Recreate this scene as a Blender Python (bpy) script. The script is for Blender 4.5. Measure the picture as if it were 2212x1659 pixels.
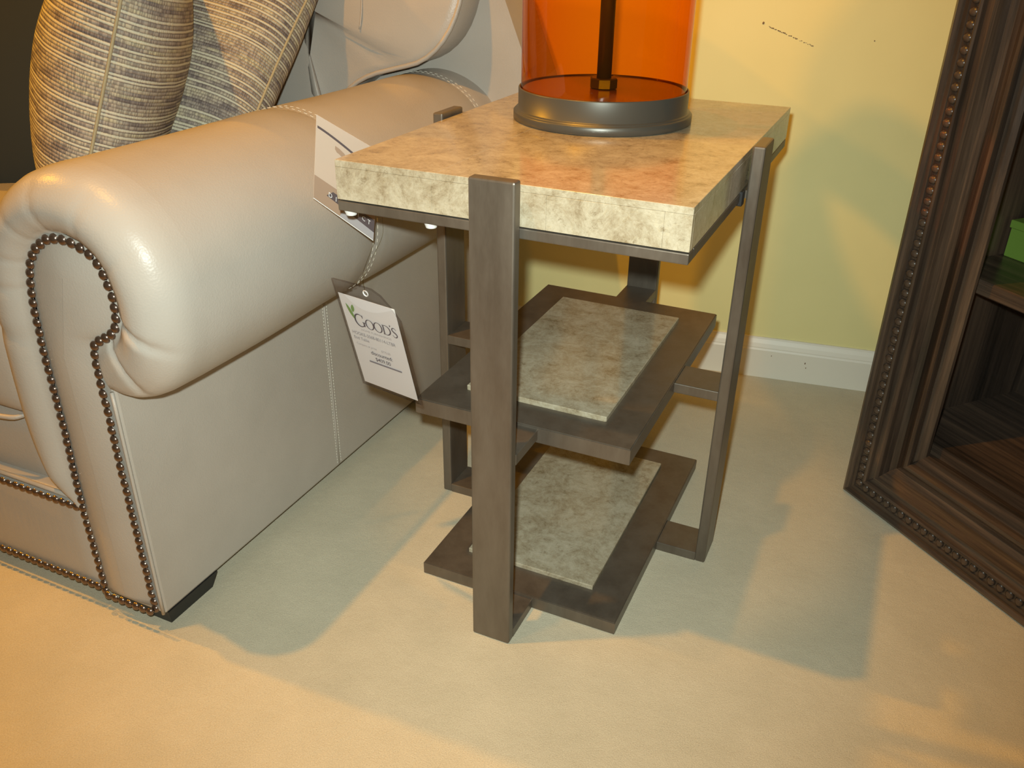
import bpy, bmesh, math, random
from mathutils import Vector, Matrix, noise

for o in list(bpy.data.objects):
    bpy.data.objects.remove(o)
scn = bpy.context.scene
C = scn.collection
PI = math.pi
random.seed(7)

# ------------------------------------------------------------------ camera
cam_d = bpy.data.cameras.new('camera')
cam = bpy.data.objects.new('camera', cam_d)
C.objects.link(cam)
cam_d.sensor_width = 36.0
cam_d.lens = 36.0 * 1863.4 / 2212.0
cam_d.clip_start = 0.02
r_, u_, f_ = Vector((0.9086, 0.4175, 0.0127)), Vector((-0.2064, 0.4223, 0.8827)), Vector((-0.3632, 0.8046, -0.4698))
f_.normalize(); r_ = f_.cross(u_).normalized(); u_ = r_.cross(f_)
cam.matrix_world = Matrix(((r_.x, u_.x, -f_.x, 0.3747), (r_.y, u_.y, -f_.y, -1.0784), (r_.z, u_.z, -f_.z, 0.8417), (0, 0, 0, 1)))
scn.camera = cam

# ------------------------------------------------------------------ light and exposure
scn.view_settings.view_transform = 'Standard'
scn.view_settings.look = 'None'
scn.view_settings.gamma = 1.0
scn.view_settings.use_curve_mapping = False
scn.view_settings.exposure = 0.0
w = bpy.data.worlds.new('world'); scn.world = w; w.use_nodes = True
w.node_tree.nodes['Background'].inputs[0].default_value = (1.0, 0.62, 0.24, 1)
w.node_tree.nodes['Background'].inputs[1].default_value = 0.15


def lamp(name, kind, loc, power, color, radius, target=None, cone=None, blend=0.6):
    d = bpy.data.lights.new(name, kind)
    d.energy = power; d.color = color
    d.shadow_soft_size = radius
    o = bpy.data.objects.new(name, d); C.objects.link(o); o.location = loc
    if target:
        o.rotation_euler = (Vector(target) - Vector(loc)).to_track_quat('-Z', 'Y').to_euler()
    if cone:
        d.spot_size = math.radians(cone); d.spot_blend = blend
    return o


FL = Vector(cam.location) + u_ * 0.048 - r_ * 0.020
lamp('camera_flash', 'SPOT', FL, 56, (0.88, 1.0, 0.94), 0.012, FL + f_ * 2.0 + u_ * 0.12, 100, 1.0)
WARM = (1.0, 0.42, 0.005)
lamp('warm_spot', 'SPOT', (-0.562, -0.643, 2.4), 86, WARM, 0.024, (0.0, 0.0, 0.3), 80, 0.5)
lamp('warm_spot', 'SPOT', (-3.0, -0.60, 2.55), 215, WARM, 0.04, (-0.1, -0.2, 0.2), 60, 0.7)
lamp('warm_spot', 'SPOT', (0.75, -0.35, 2.9), 105, WARM, 0.05, (0.30, 0.63, 1.20), 34, 1.0)  # unseen fill spot, added to brighten the upper wall
lamp('warm_spot', 'SPOT', (-0.15, -0.55, 3.0), 68, WARM, 0.03, (-0.01, -0.02, 0.61), 17, 0.6)  # added narrow spot with no known source, warms the table top


# ------------------------------------------------------------------ materials
def nt(name):
    m = bpy.data.materials.new(name); m.use_nodes = True
    n = m.node_tree.nodes; l = m.node_tree.links
    b = n['Principled BSDF']
    return m, n, l, b


def srgb(r, g, b):
    f = lambda c: ((c / 255 + 0.055) / 1.055) ** 2.4 if c > 10 else c / 255 / 12.92
    return (f(r), f(g), f(b), 1)


def plain(name, col, rough=0.5, metal=0.0, coat=0.0):
    m, n, l, b = nt(name)
    b.inputs['Base Color'].default_value = col
    b.inputs['Roughness'].default_value = rough
    b.inputs['Metallic'].default_value = metal
    b.inputs['Coat Weight'].default_value = coat
    return m


def coords(n, l, scale=(1, 1, 1), rot=(0, 0, 0)):
    tc = n.new('ShaderNodeTexCoord'); mp = n.new('ShaderNodeMapping')
    l.new(tc.outputs['Object'], mp.inputs[0])
    mp.inputs['Scale'].default_value = scale; mp.inputs['Rotation'].default_value = rot
    return mp.outputs[0]


def noise_n(n, l, vec, scale, detail=4, rough=0.6, dist=0.0):
    t = n.new('ShaderNodeTexNoise'); l.new(vec, t.inputs['Vector'])
    t.inputs['Scale'].default_value = scale; t.inputs['Detail'].default_value = detail
    t.inputs['Roughness'].default_value = rough; t.inputs['Distortion'].default_value = dist
    return t.outputs['Fac']


def ramp(n, l, fac, stops):
    r = n.new('ShaderNodeValToRGB'); l.new(fac, r.inputs[0])
    e = r.color_ramp.elements
    e[0].position, e[0].color = stops[0]
    e[1].position, e[1].color = stops[-1]
    for p, c in stops[1:-1]:
        x = e.new(p); x.color = c
    return r.outputs[0]


def bump(n, l, b, h, strength, dist=0.001):
    bp = n.new('ShaderNodeBump'); l.new(h, bp.inputs['Height'])
    bp.inputs['Strength'].default_value = strength; bp.inputs['Distance'].default_value = dist
    l.new(bp.outputs[0], b.inputs['Normal'])


def mathn(n, l, op, a, b=None, c=None):
    m = n.new('ShaderNodeMath'); m.operation = op
    for i, v in enumerate((a, b, c)):
        if v is None: continue
        if isinstance(v, (int, float)): m.inputs[i].default_value = v
        else: l.new(v, m.inputs[i])
    return m.outputs[0]


def mixc(n, l, fac, a, b, mode='MIX'):
    m = n.new('ShaderNodeMix'); m.data_type = 'RGBA'; m.blend_type = mode
    if isinstance(fac, (int, float)): m.inputs[0].default_value = fac
    else: l.new(fac, m.inputs[0])
    for i, v in ((6, a), (7, b)):
        if isinstance(v, tuple): m.inputs[i].default_value = v
        else: l.new(v, m.inputs[i])
    return m.outputs[2]


def m_carpet():
    m, n, l, b = nt('beige_carpet')
    v = coords(n, l)
    f1 = noise_n(n, l, v, 9, 5, 0.65)
    f2 = noise_n(n, l, v, 600, 2, 0.7)
    c1 = ramp(n, l, f1, [(0.3, (0.58, 0.52, 0.375, 1)), (0.7, (0.66, 0.59, 0.43, 1))])
    c2 = ramp(n, l, f2, [(0.25, (0.82, 0.82, 0.82, 1)), (0.75, (1.12, 1.12, 1.12, 1))])
    l.new(mixc(n, l, 1.0, c1, c2, 'MULTIPLY'), b.inputs['Base Color'])
    b.inputs['Roughness'].default_value = 0.95
    b.inputs['Sheen Weight'].default_value = 0.15
    h = mathn(n, l, 'ADD', f2, mathn(n, l, 'MULTIPLY', noise_n(n, l, v, 60, 3), 1.2))
    bump(n, l, b, h, 0.5, 0.002)
    return m


def m_wall():
    m, n, l, b = nt('khaki_wall_paint')
    v = coords(n, l)
    f = noise_n(n, l, v, 3, 3)
    l.new(ramp(n, l, f, [(0.3, (0.79, 0.72, 0.33, 1)), (0.7, (0.85, 0.775, 0.37, 1))]), b.inputs['Base Color'])
    b.inputs['Roughness'].default_value = 0.6
    bump(n, l, b, noise_n(n, l, v, 500, 2), 0.12, 0.0006)
    return m


def m_leather():
    m, n, l, b = nt('taupe_leather')
    v = coords(n, l)
    f = noise_n(n, l, v, 5, 3)
    l.new(ramp(n, l, f, [(0.3, (0.435, 0.392, 0.340, 1)), (0.7, (0.495, 0.448, 0.392, 1))]), b.inputs['Base Color'])
    vo = n.new('ShaderNodeTexVoronoi'); l.new(v, vo.inputs['Vector']); vo.inputs['Scale'].default_value = 420
    b.inputs['Roughness'].default_value = 0.36
    b.inputs['Specular IOR Level'].default_value = 0.30
    h = mathn(n, l, 'ADD', vo.outputs['Distance'], mathn(n, l, 'MULTIPLY', noise_n(n, l, v, 90, 3), 0.8))
    bump(n, l, b, h, 0.15, 0.0008)
    return m


def m_metal():
    m, n, l, b = nt('brushed_bronze_metal')
    v = coords(n, l, (1, 1, 0.25))
    f = noise_n(n, l, v, 22, 5, 0.7)
    l.new(ramp(n, l, f, [(0.3, (0.135, 0.11, 0.085, 1)), (0.7, (0.205, 0.175, 0.14, 1))]), b.inputs['Base Color'])
    b.inputs['Metallic'].default_value = 0.55
    l.new(ramp(n, l, f, [(0.3, (0.34,) * 3 + (1,)), (0.7, (0.46,) * 3 + (1,))]), b.inputs['Roughness'])
    bump(n, l, b, noise_n(n, l, coords(n, l, (1, 1, 0.1)), 400, 2), 0.06, 0.0004)
    return m


def m_stone():
    m, n, l, b = nt('mottled_cream_marble')
    v = coords(n, l)
    f1 = noise_n(n, l, v, 24, 10, 0.86, 0.35)
    f2 = noise_n(n, l, v, 75, 8, 0.82, 0.5)
    c1 = ramp(n, l, f1, [(0.34, (0.23, 0.17, 0.095, 1)), (0.44, (0.40, 0.335, 0.23, 1)), (0.55, (0.51, 0.455, 0.34, 1)), (0.70, (0.60, 0.545, 0.43, 1))])
    c2 = ramp(n, l, f2, [(0.33, (0.42, 0.34, 0.23, 1)), (0.43, (0.90, 0.88, 0.84, 1)), (0.70, (1.10, 1.10, 1.09, 1))])
    vo = n.new('ShaderNodeTexVoronoi'); vo.feature = 'DISTANCE_TO_EDGE'
    mx = n.new('ShaderNodeMix'); mx.data_type = 'VECTOR'
    nn_ = n.new('ShaderNodeTexNoise'); l.new(v, nn_.inputs['Vector']); nn_.inputs['Scale'].default_value = 30
    mx.inputs[0].default_value = 0.06; l.new(v, mx.inputs[4]); l.new(nn_.outputs['Color'], mx.inputs[5])
    l.new(mx.outputs[1], vo.inputs['Vector']); vo.inputs['Scale'].default_value = 90
    veins = ramp(n, l, vo.outputs['Distance'], [(0.0, (1.15, 1.13, 1.08, 1)), (0.03, (1, 1, 1, 1))])
    c = mixc(n, l, 0.85, c1, c2, 'MULTIPLY')
    l.new(mixc(n, l, 0.7, c, veins, 'MULTIPLY'), b.inputs['Base Color'])
    b.inputs['Roughness'].default_value = 0.16
    b.inputs['Coat Weight'].default_value = 0.15; b.inputs['Coat Roughness'].default_value = 0.05
    return m


def m_weave(name='striped_woven_fabric', dark=False):
    m, n, l, b = nt(name)
    tc = n.new('ShaderNodeTexCoord')
    sep = n.new('ShaderNodeSeparateXYZ'); l.new(tc.outputs['Object'], sep.inputs[0])
    x, y, z = sep.outputs
    wob = n.new('ShaderNodeTexNoise'); l.new(tc.outputs['Object'], wob.inputs['Vector']); wob.inputs['Scale'].default_value = 9
    zz = mathn(n, l, 'ADD', z, mathn(n, l, 'MULTIPLY', wob.outputs['Fac'], 0.004))
    row = mathn(n, l, 'MULTIPLY', zz, 205.0)
    rid = mathn(n, l, 'FLOOR', row)
    fr = mathn(n, l, 'FRACT', row)
    wn = n.new('ShaderNodeTexWhiteNoise'); wn.noise_dimensions = '1D'; l.new(rid, wn.inputs['W'])
    # slubs: long streaks along each row
    cmb = n.new('ShaderNodeCombineXYZ')
    l.new(mathn(n, l, 'MULTIPLY', x, 16.0), cmb.inputs[0]); l.new(mathn(n, l, 'MULTIPLY', y, 16.0), cmb.inputs[1]); l.new(mathn(n, l, 'MULTIPLY', rid, 3.7), cmb.inputs[2])
    sl = noise_n(n, l, cmb.outputs[0], 1.0, 2, 0.5)
    # stitches: fine dashes along the row
    cmb2 = n.new('ShaderNodeCombineXYZ')
    l.new(mathn(n, l, 'MULTIPLY', x, 430.0), cmb2.inputs[0]); l.new(mathn(n, l, 'MULTIPLY', y, 430.0), cmb2.inputs[1]); l.new(mathn(n, l, 'MULTIPLY', rid, 5.3), cmb2.inputs[2])
    da = noise_n(n, l, cmb2.outputs[0], 1.0, 1, 0.5)
    base = ramp(n, l, sl, [(0.35, (0.235, 0.20, 0.185, 1)), (0.48, (0.40, 0.35, 0.295, 1)), (0.60, (0.50, 0.45, 0.34, 1)), (0.72, (0.58, 0.53, 0.35, 1))])
    dd = ramp(n, l, da, [(0.42, (0.55, 0.52, 0.54, 1)), (0.58, (1.15, 1.13, 1.08, 1))])
    base = mixc(n, l, 0.75, base, dd, 'MULTIPLY')
    line = mathn(n, l, 'GREATER_THAN', wn.outputs['Value'], 0.60)
    mid = mathn(n, l, 'LESS_THAN', mathn(n, l, 'ABSOLUTE', mathn(n, l, 'SUBTRACT', fr, 0.5)), 0.30)
    f = mathn(n, l, 'MULTIPLY', mathn(n, l, 'MULTIPLY', line, mid), 0.85)
    c = mixc(n, l, f, base, (0.70, 0.66, 0.50, 1))
    edge = mathn(n, l, 'GREATER_THAN', mathn(n, l, 'ABSOLUTE', mathn(n, l, 'SUBTRACT', fr, 0.5)), 0.42)
    c = mixc(n, l, mathn(n, l, 'MULTIPLY', edge, 0.35), c, (0.12, 0.10, 0.09, 1))
    l.new(c, b.inputs['Base Color'])
    b.inputs['Roughness'].default_value = 0.9
    h = mathn(n, l, 'ADD', mathn(n, l, 'MULTIPLY', mathn(n, l, 'SINE', mathn(n, l, 'MULTIPLY', fr, PI)), 1.0), mathn(n, l, 'MULTIPLY', da, 0.7))
    bump(n, l, b, h, 0.7, 0.0018)
    return m


def m_wood(name, axis, tint=1.0):
    m, n, l, b = nt(name)
    sc = [55, 55, 55]; sc[axis] = 2.2
    v = coords(n, l, tuple(sc))
    f = noise_n(n, l, v, 1.0, 6, 0.7, 0.4)
    sc2 = [9, 9, 9]; sc2[axis] = 1.2
    g = noise_n(n, l, coords(n, l, tuple(sc2)), 1.0, 3, 0.6)
    k = mathn(n, l, 'ADD', mathn(n, l, 'MULTIPLY', f, 0.65), mathn(n, l, 'MULTIPLY', g, 0.35))
    t = tint
    l.new(ramp(n, l, k, [(0.38, (0.017 * t, 0.013 * t, 0.010 * t, 1)), (0.5, (0.052 * t, 0.036 * t, 0.026 * t, 1)), (0.62, (0.115 * t, 0.076 * t, 0.050 * t, 1))]), b.inputs['Base Color'])
    b.inputs['Roughness'].default_value = 0.30
    bump(n, l, b, f, 0.5, 0.001)
    return m


def m_glass(name, col, refl=1.0):
    m = bpy.data.materials.new(name); m.use_nodes = True
    n = m.node_tree.nodes; l = m.node_tree.links
    for x in list(n):
        if x.type != 'OUTPUT_MATERIAL': n.remove(x)
    out = [x for x in n if x.type == 'OUTPUT_MATERIAL'][0]
    lw = n.new('ShaderNodeLayerWeight'); lw.inputs['Blend'].default_value = 0.25
    # longer path through the tint at grazing angles
    g = n.new('ShaderNodeGamma'); g.inputs[0].default_value = col
    l.new(mathn(n, l, 'ADD', 1.0, mathn(n, l, 'MULTIPLY', lw.outputs['Facing'], 0.9)), g.inputs[1])
    tr = n.new('ShaderNodeBsdfTransparent'); l.new(g.outputs[0], tr.inputs[0])
    gl = n.new('ShaderNodeBsdfGlossy'); gl.inputs['Roughness'].default_value = 0.015
    mx = n.new('ShaderNodeMixShader')
    lw2 = n.new('ShaderNodeLayerWeight'); lw2.inputs['Blend'].default_value = 0.5
    sch = mathn(n, l, 'ADD', 0.04, mathn(n, l, 'MULTIPLY', mathn(n, l, 'POWER', lw2.outputs['Facing'], 5.0), 0.8))
    l.new(mathn(n, l, 'MULTIPLY', sch, refl), mx.inputs[0])
    l.new(tr.outputs[0], mx.inputs[1]); l.new(gl.outputs[0], mx.inputs[2]); l.new(mx.outputs[0], out.inputs[0])
    return m


M = dict(
    carpet=m_carpet(), wall=m_wall(), leather=m_leather(), metal=m_metal(), stone=m_stone(),
    weave=m_weave(), woodz=m_wood('dark_wood_upright_grain', 2), woodx=m_wood('dark_wood_level_grain', 0, 1.15),
    trim=plain('cream_trim_paint', (0.80, 0.765, 0.66, 1), 0.42),
    thread=plain('pale_thread', (0.72, 0.68, 0.58, 1), 0.8),
    cord=plain('gold_beige_cord', (0.42, 0.36, 0.22, 1), 0.85),
    nail=plain('antique_bronze_nail', (0.20, 0.145, 0.115, 1), 0.24, 0.85),
    black=plain('black_foot', (0.012, 0.012, 0.012, 1), 0.5),
    lampm=plain('gunmetal_lamp', (0.105, 0.10, 0.085, 1), 0.36, 0.45),
    disc=plain('polished_dark_disc', (0.16, 0.07, 0.035, 1), 0.22),
    rod=plain('dark_bronze_rod', (0.075, 0.045, 0.035, 1), 0.35, 0.5),
    amber=m_glass('amber_glass', (0.97, 0.62, 0.05, 1)),
    clear=m_glass('clear_plastic', (0.86, 0.84, 0.84, 1), 0.8),
    paper=plain('white_paper', (0.83, 0.81, 0.79, 1), 0.55),
    white=plain('white_bumper_felt', (0.9, 0.9, 0.9, 1), 0.6),
    ink=plain('dark_ink', (0.13, 0.105, 0.12, 1), 0.6),
    inkgrey=plain('grey_ink', (0.26, 0.24, 0.26, 1), 0.6),
    inkpale=plain('pale_grey_ink', (0.42, 0.38, 0.39, 1), 0.6),
    leaf=plain('green_ink', (0.22, 0.36, 0.10, 1), 0.6),
    green=plain('lime_green_card', (0.17, 0.30, 0.045, 1), 0.55),
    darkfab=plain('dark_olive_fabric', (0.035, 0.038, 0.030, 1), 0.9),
    shade=plain('cream_shade_linen', (0.7, 0.62, 0.48, 1), 0.9),
    scuff=plain('dark_scuff', (0.20, 0.13, 0.07, 1), 0.8),
    string=m_glass('clear_string', (0.80, 0.78, 0.70, 1), 0.9),
    photo=plain('peach_photo_print', (0.60, 0.46, 0.36, 1), 0.25, 0, 0.3),
    photodark=plain('brown_photo_print', (0.40, 0.27, 0.19, 1), 0.25, 0, 0.3),
    photoband=plain('dark_band_print', (0.11, 0.085, 0.09, 1), 0.3, 0, 0.3),
    photogrey=plain('pale_grey_print', (0.42, 0.39, 0.40, 1), 0.3, 0, 0.3),
)


# ------------------------------------------------------------------ mesh helpers
def link(name, me, mat, parent=None, smooth=False):
    if mat is not None: me.materials.append(mat)
    if smooth:
        for p in me.polygons: p.use_smooth = True
    o = bpy.data.objects.new(name, me); C.objects.link(o)
    if parent: o.parent = parent
    return o


def obj(name, bm, mat, parent=None, smooth=False):
    me = bpy.data.meshes.new(name)
    bmesh.ops.recalc_face_normals(bm, faces=bm.faces)
    bm.to_mesh(me); bm.free()
    return link(name, me, mat, parent, smooth)


def empty(name, label, cat, loc=(0, 0, 0), rotz=0.0, group=None):
    o = bpy.data.objects.new(name, None); C.objects.link(o)
    o.location = loc; o.rotation_euler = (0, 0, rotz)
    o.empty_display_size = 0.05
    o['label'] = label; o['category'] = cat
    if group: o['group'] = group
    return o


def box(x0, x1, y0, y1, z0, z1, bev=0.0, seg=2, bm=None):
    b = bmesh.new()
    bmesh.ops.create_cube(b, size=1)
    for v in b.verts:
        v.co = Vector(((x0 + x1) / 2 + v.co.x * (x1 - x0), (y0 + y1) / 2 + v.co.y * (y1 - y0), (z0 + z1) / 2 + v.co.z * (z1 - z0)))
    if bev > 0:
        bmesh.ops.bevel(b, geom=b.edges[:], offset=bev, segments=seg, affect='EDGES', profile=0.5)
    if bm is None: return b
    me = bpy.data.meshes.new('t'); b.to_mesh(me); b.free(); bm.from_mesh(me); bpy.data.meshes.remove(me)
    return bm


def loft(rings, closed=True, cap0=False, cap1=False, bm=None):
    bm = bm or bmesh.new()
    V = [[bm.verts.new(p) for p in r] for r in rings]
    n = len(V[0])
    for a, b in zip(V, V[1:]):
        for i in range(n if closed else n - 1):
            j = (i + 1) % n
            try: bm.faces.new((a[i], a[j], b[j], b[i]))
            except ValueError: pass
    for c, r in ((cap0, V[0]), (cap1, V[-1])):
        if c:
            f = bm.faces.new(r)
            bmesh.ops.triangulate(bm, faces=[f])
    return bm


def tube(pts, r, n=8, bm=None, closed=False):
    pts = [Vector(p) for p in pts]
    rings = []
    up = Vector((0, 0, 1))
    m = len(pts)
    prev = None
    for i, p in enumerate(pts):
        a = pts[(i - 1) % m] if (closed or i > 0) else p
        b = pts[(i + 1) % m] if (closed or i < m - 1) else p
        t = (b - a).normalized()
        if prev is None:
            q = up if abs(t.dot(up)) < 0.9 else Vector((1, 0, 0))
            s = t.cross(q).normalized()
        else:
            s = (prev - t * prev.dot(t)).normalized()
        prev = s
        q = t.cross(s)
        rr = r(i / (m - 1)) if callable(r) else r
        rings.append([p + (s * math.cos(2 * PI * k / n) + q * math.sin(2 * PI * k / n)) * rr for k in range(n)])
    if closed: rings.append(rings[0][:])
    return loft(rings, True, not closed, not closed, bm)


def lathe(prof, n=64, bm=None, c=(0, 0)):
    rings = [[Vector((c[0] + r * math.cos(2 * PI * k / n), c[1] + r * math.sin(2 * PI * k / n), z)) for k in range(n)] for r, z in prof]
    return loft(rings, True, True, True, bm)


def catmull(pts, per=6, closed=False):
    P = [Vector(p) for p in pts]; n = len(P); out = []
    rng = n if closed else n - 1
    for i in range(rng):
        p1, p2 = P[i], P[(i + 1) % n]
        p0 = P[(i - 1) % n] if (closed or i > 0) else p1 * 2 - p2
        p3 = P[(i + 2) % n] if (closed or i < n - 2) else p2 * 2 - p1
        for k in range(per):
            t = k / per
            out.append(0.5 * ((2 * p1) + (p2 - p0) * t + (2 * p0 - 5 * p1 + 4 * p2 - p3) * t * t + (3 * p1 - p0 - 3 * p2 + p3) * t ** 3))
    if not closed: out.append(P[-1])
    return out


def resample(pts, n):
    L = [0]
    for a, b in zip(pts, pts[1:]): L.append(L[-1] + (b - a).length)
    out = []; j = 0
    for k in range(n):
        s = L[-1] * k / (n - 1)
        while j < len(L) - 2 and L[j + 1] < s: j += 1
        d = L[j + 1] - L[j]
        t = (s - L[j]) / d if d > 0 else 0
        out.append(pts[j].lerp(pts[j + 1], min(max(t, 0), 1)))
    return out


def puffy(hx, hy, hz, r, puff=(0, 0, 0), n=14):
    """a box with soft round edges whose faces swell by puff"""
    bm = bmesh.new()
    bmesh.ops.create_cube(bm, size=2)
    bmesh.ops.subdivide_edges(bm, edges=bm.edges[:], cuts=n, use_grid_fill=True)
    h = Vector((hx, hy, hz))
    for v in bm.verts:
        c = v.co.copy()
        u = Vector([math.copysign(math.sin(abs(t) * PI / 2) ** 0.85, t) if t else 0 for t in c])
        p = Vector([u[i] * h[i] for i in range(3)])
        q = Vector([max(-(h[i] - r), min(h[i] - r, p[i])) for i in range(3)])
        d = p - q
        if d.length > 1e-9: p = q + d.normalized() * r
        f = [1 - u[i] ** 2 for i in range(3)]
        p.x += math.copysign(puff[0], u.x) * f[1] * f[2] * abs(u.x) ** 2
        p.y += math.copysign(puff[1], u.y) * f[0] * f[2] * abs(u.y) ** 2
        p.z += math.copysign(puff[2], u.z) * f[0] * f[1] * abs(u.z) ** 2
        v.co = p
    return bm


# ------------------------------------------------------------------ room
fl = obj('floor', box(-3.2, 3.0, -2.6, 1.3, -0.05, 0), M['carpet']); fl['kind'] = 'structure'
WA = math.radians(8.1)
wx = Vector((math.cos(WA), math.sin(WA), 0)); wn_ = Vector((math.sin(WA), -math.cos(WA), 0))   # wn_ faces the room
W0 = Vector((0.268, 0.6365, 0))
wall = obj('wall_back', box(-3.2, 2.6, 0, 0.12, 0, 2.6), M['wall']); wall['kind'] = 'structure'
wall.location = W0 + wn_ * -0.012; wall.rotation_euler = (0, 0, WA)
# baseboard: extruded moulding
prof = [(0, 0.0), (-0.013, 0.0), (-0.013, 0.062), (-0.0115, 0.066), (-0.0115, 0.068), (-0.009, 0.076), (-0.005, 0.084), (-0.004, 0.088), (0, 0.088)]
bm = loft([[Vector((x, y, z)) for y, z in prof] for x in (-3.2, 2.6)], True, True, True)
bb = obj('baseboard_back', bm, M['trim']); bb['kind'] = 'structure'
bb.location = wall.location; bb.rotation_euler = (0, 0, WA)


def wall_pt(x, y, z, off=0.0):
    """world point on the wall -> wall-local"""
    d = Vector((x, y, 0)) - wall.location
    return Vector((d.dot(wx), -0.0004 + off, z))


# scuff on the wall: a dot and a broken scratch
bm = bmesh.new()
a, b_ = wall_pt(0.103, 0.6125, 0.687), wall_pt(0.183, 0.624, 0.657)
for i in range(60):
    t = i / 59
    if random.random() < 0.12 + 0.2 * t: continue
    p = a.lerp(b_, t) + Vector((random.uniform(-.0006, .0006), 0, random.uniform(-.0008, .0008)))
    s = random.uniform(0.0004, 0.0011) * (1.0 - 0.45 * t)
    box(p.x - 0.0010, p.x + 0.0010, -0.0003, 0.0003, p.z - s, p.z + s, bm=bm)
p = wall_pt(0.0915, 0.611, 0.6925)
bmesh.ops.create_icosphere(bm, subdivisions=1, radius=0.0022, matrix=Matrix.Translation(p) @ Matrix.Diagonal((1, 0.2, 1.2, 1)))
p = wall_pt(0.281, 0.638, 0.671)
bmesh.ops.create_icosphere(bm, subdivisions=1, radius=0.0011, matrix=Matrix.Translation(p) @ Matrix.Diagonal((1, 0.2, 1.2, 1)))
sc = obj('scuff_mark', bm, M['scuff'], wall); sc['kind'] = 'stuff'
bm = bmesh.new()
for (px, z, s) in ((0.268, 0.045, .0014), (0.271, 0.035, .0010), (0.200, 0.052, .0009)):
    pp = wall_pt(px, W0.y + (px - W0.x) * math.tan(WA), z)
    bmesh.ops.create_icosphere(bm, subdivisions=1, radius=s, matrix=Matrix.Translation(Vector((pp.x, -0.0131, z))) @ Matrix.Diagonal((1, 0.2, 1.8, 1)))
sc = obj('scuff_mark', bm, M['scuff'], bb); sc['kind'] = 'stuff'

# ------------------------------------------------------------------ side table
T = empty('side_table', 'narrow metal side table with a thick mottled marble top and two lower shelves', 'table')
WX, WY, H = 0.2024, 0.2872, 0.610
# marble top: two top tiles, edge tiles
obj('top_tile', box(-WX, -0.07445, -WY, WY, 0.60235, H, 0.0004, 1), M['stone'], T)
obj('top_tile', box(-0.07435, WX, -WY, WY, 0.60235, H, 0.0004, 1), M['stone'], T)
obj('top_core', box(-WX + 0.006, WX - 0.006, -WY + 0.006, WY - 0.006, 0.566, 0.6022), M['stone'], T)
g = 0.00006
for s in (-1, 1):
    xs = [-WX, -0.0803, 0.0526, 0.1748, WX]
    for a, b_ in zip(xs, xs[1:]):
        obj('edge_tile', box(a + g, b_ - g, min(s * WY, s * (WY - .0058)), max(s * WY, s * (WY - .0058)), 0.5657, 0.60225, 0.00025, 1), M['stone'], T)
    ys = [-WY + .006, -0.115, 0.06, 0.2, WY - .006]
    for a, b_ in zip(ys, ys[1:]):
        obj('edge_tile', box(min(s * WX, s * (WX - .0058)), max(s * WX, s * (WX - .0058)), a + g, b_ - g, 0.5657, 0.60225, 0.00025, 1), M['stone'], T)
# metal rails under the top
z0, z1, rw = 0.5525, 0.5640, 0.020
obj('top_rail', box(-WX, WX, -WY, -WY + rw, z0, z1, 0.0012), M['metal'], T)
obj('top_rail', box(-WX, WX, WY - rw, WY, z0, z1, 0.0012), M['metal'], T)
obj('top_rail', box(-WX, -WX + rw, -WY + rw, WY - rw, z0, z1, 0.0012), M['metal'], T)
obj('top_rail', box(WX - rw, WX, -WY + rw, WY - rw, z0, z1, 0.0012), M['metal'], T)
obj('top_pad', box(-WX + .022, WX - .022, -WY + .022, WY - .022, 0.560, 0.5657), M['black'], T)
# legs
LT, LW, ZT = 0.0150, 0.0265, 0.6165
FO = 0.0195
obj('leg', box(-LW, LW, -WY - FO, -WY - FO + LT, 0, ZT, 0.0023), M['metal'], T)
obj('leg', box(-LW, LW, WY + FO - LT, WY + FO, 0, ZT, 0.0023), M['metal'], T)
obj('leg', box(WX + FO - LT, WX + FO, -0.0305, 0.0295, 0, ZT, 0.0023), M['metal'], T)
obj('leg', box(-WX - FO, -WX - FO + LT, -0.0305, 0.0295, 0, ZT, 0.0023), M['metal'], T)
# short stubs holding the top rail off the legs
for (x0, x1, y0, y1) in ((-LW, LW, -WY - FO + LT, -WY), (-LW, LW, WY, WY + FO - LT), (WX, WX + FO - LT, -.0305, .0295), (-WX - FO + LT, -WX, -.0305, .0295)):
    obj('leg_spacer', box(x0 + .004, x1 - .004, y0 - .0005, y1 + .0005, z0 + .001, z1 - .001) if x1 - x0 > .02 else box(x0 - .0005, x1 + .0005, y0 + .004, y1 - .004, z0 + .001, z1 - .001), M['metal'], T)


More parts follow.
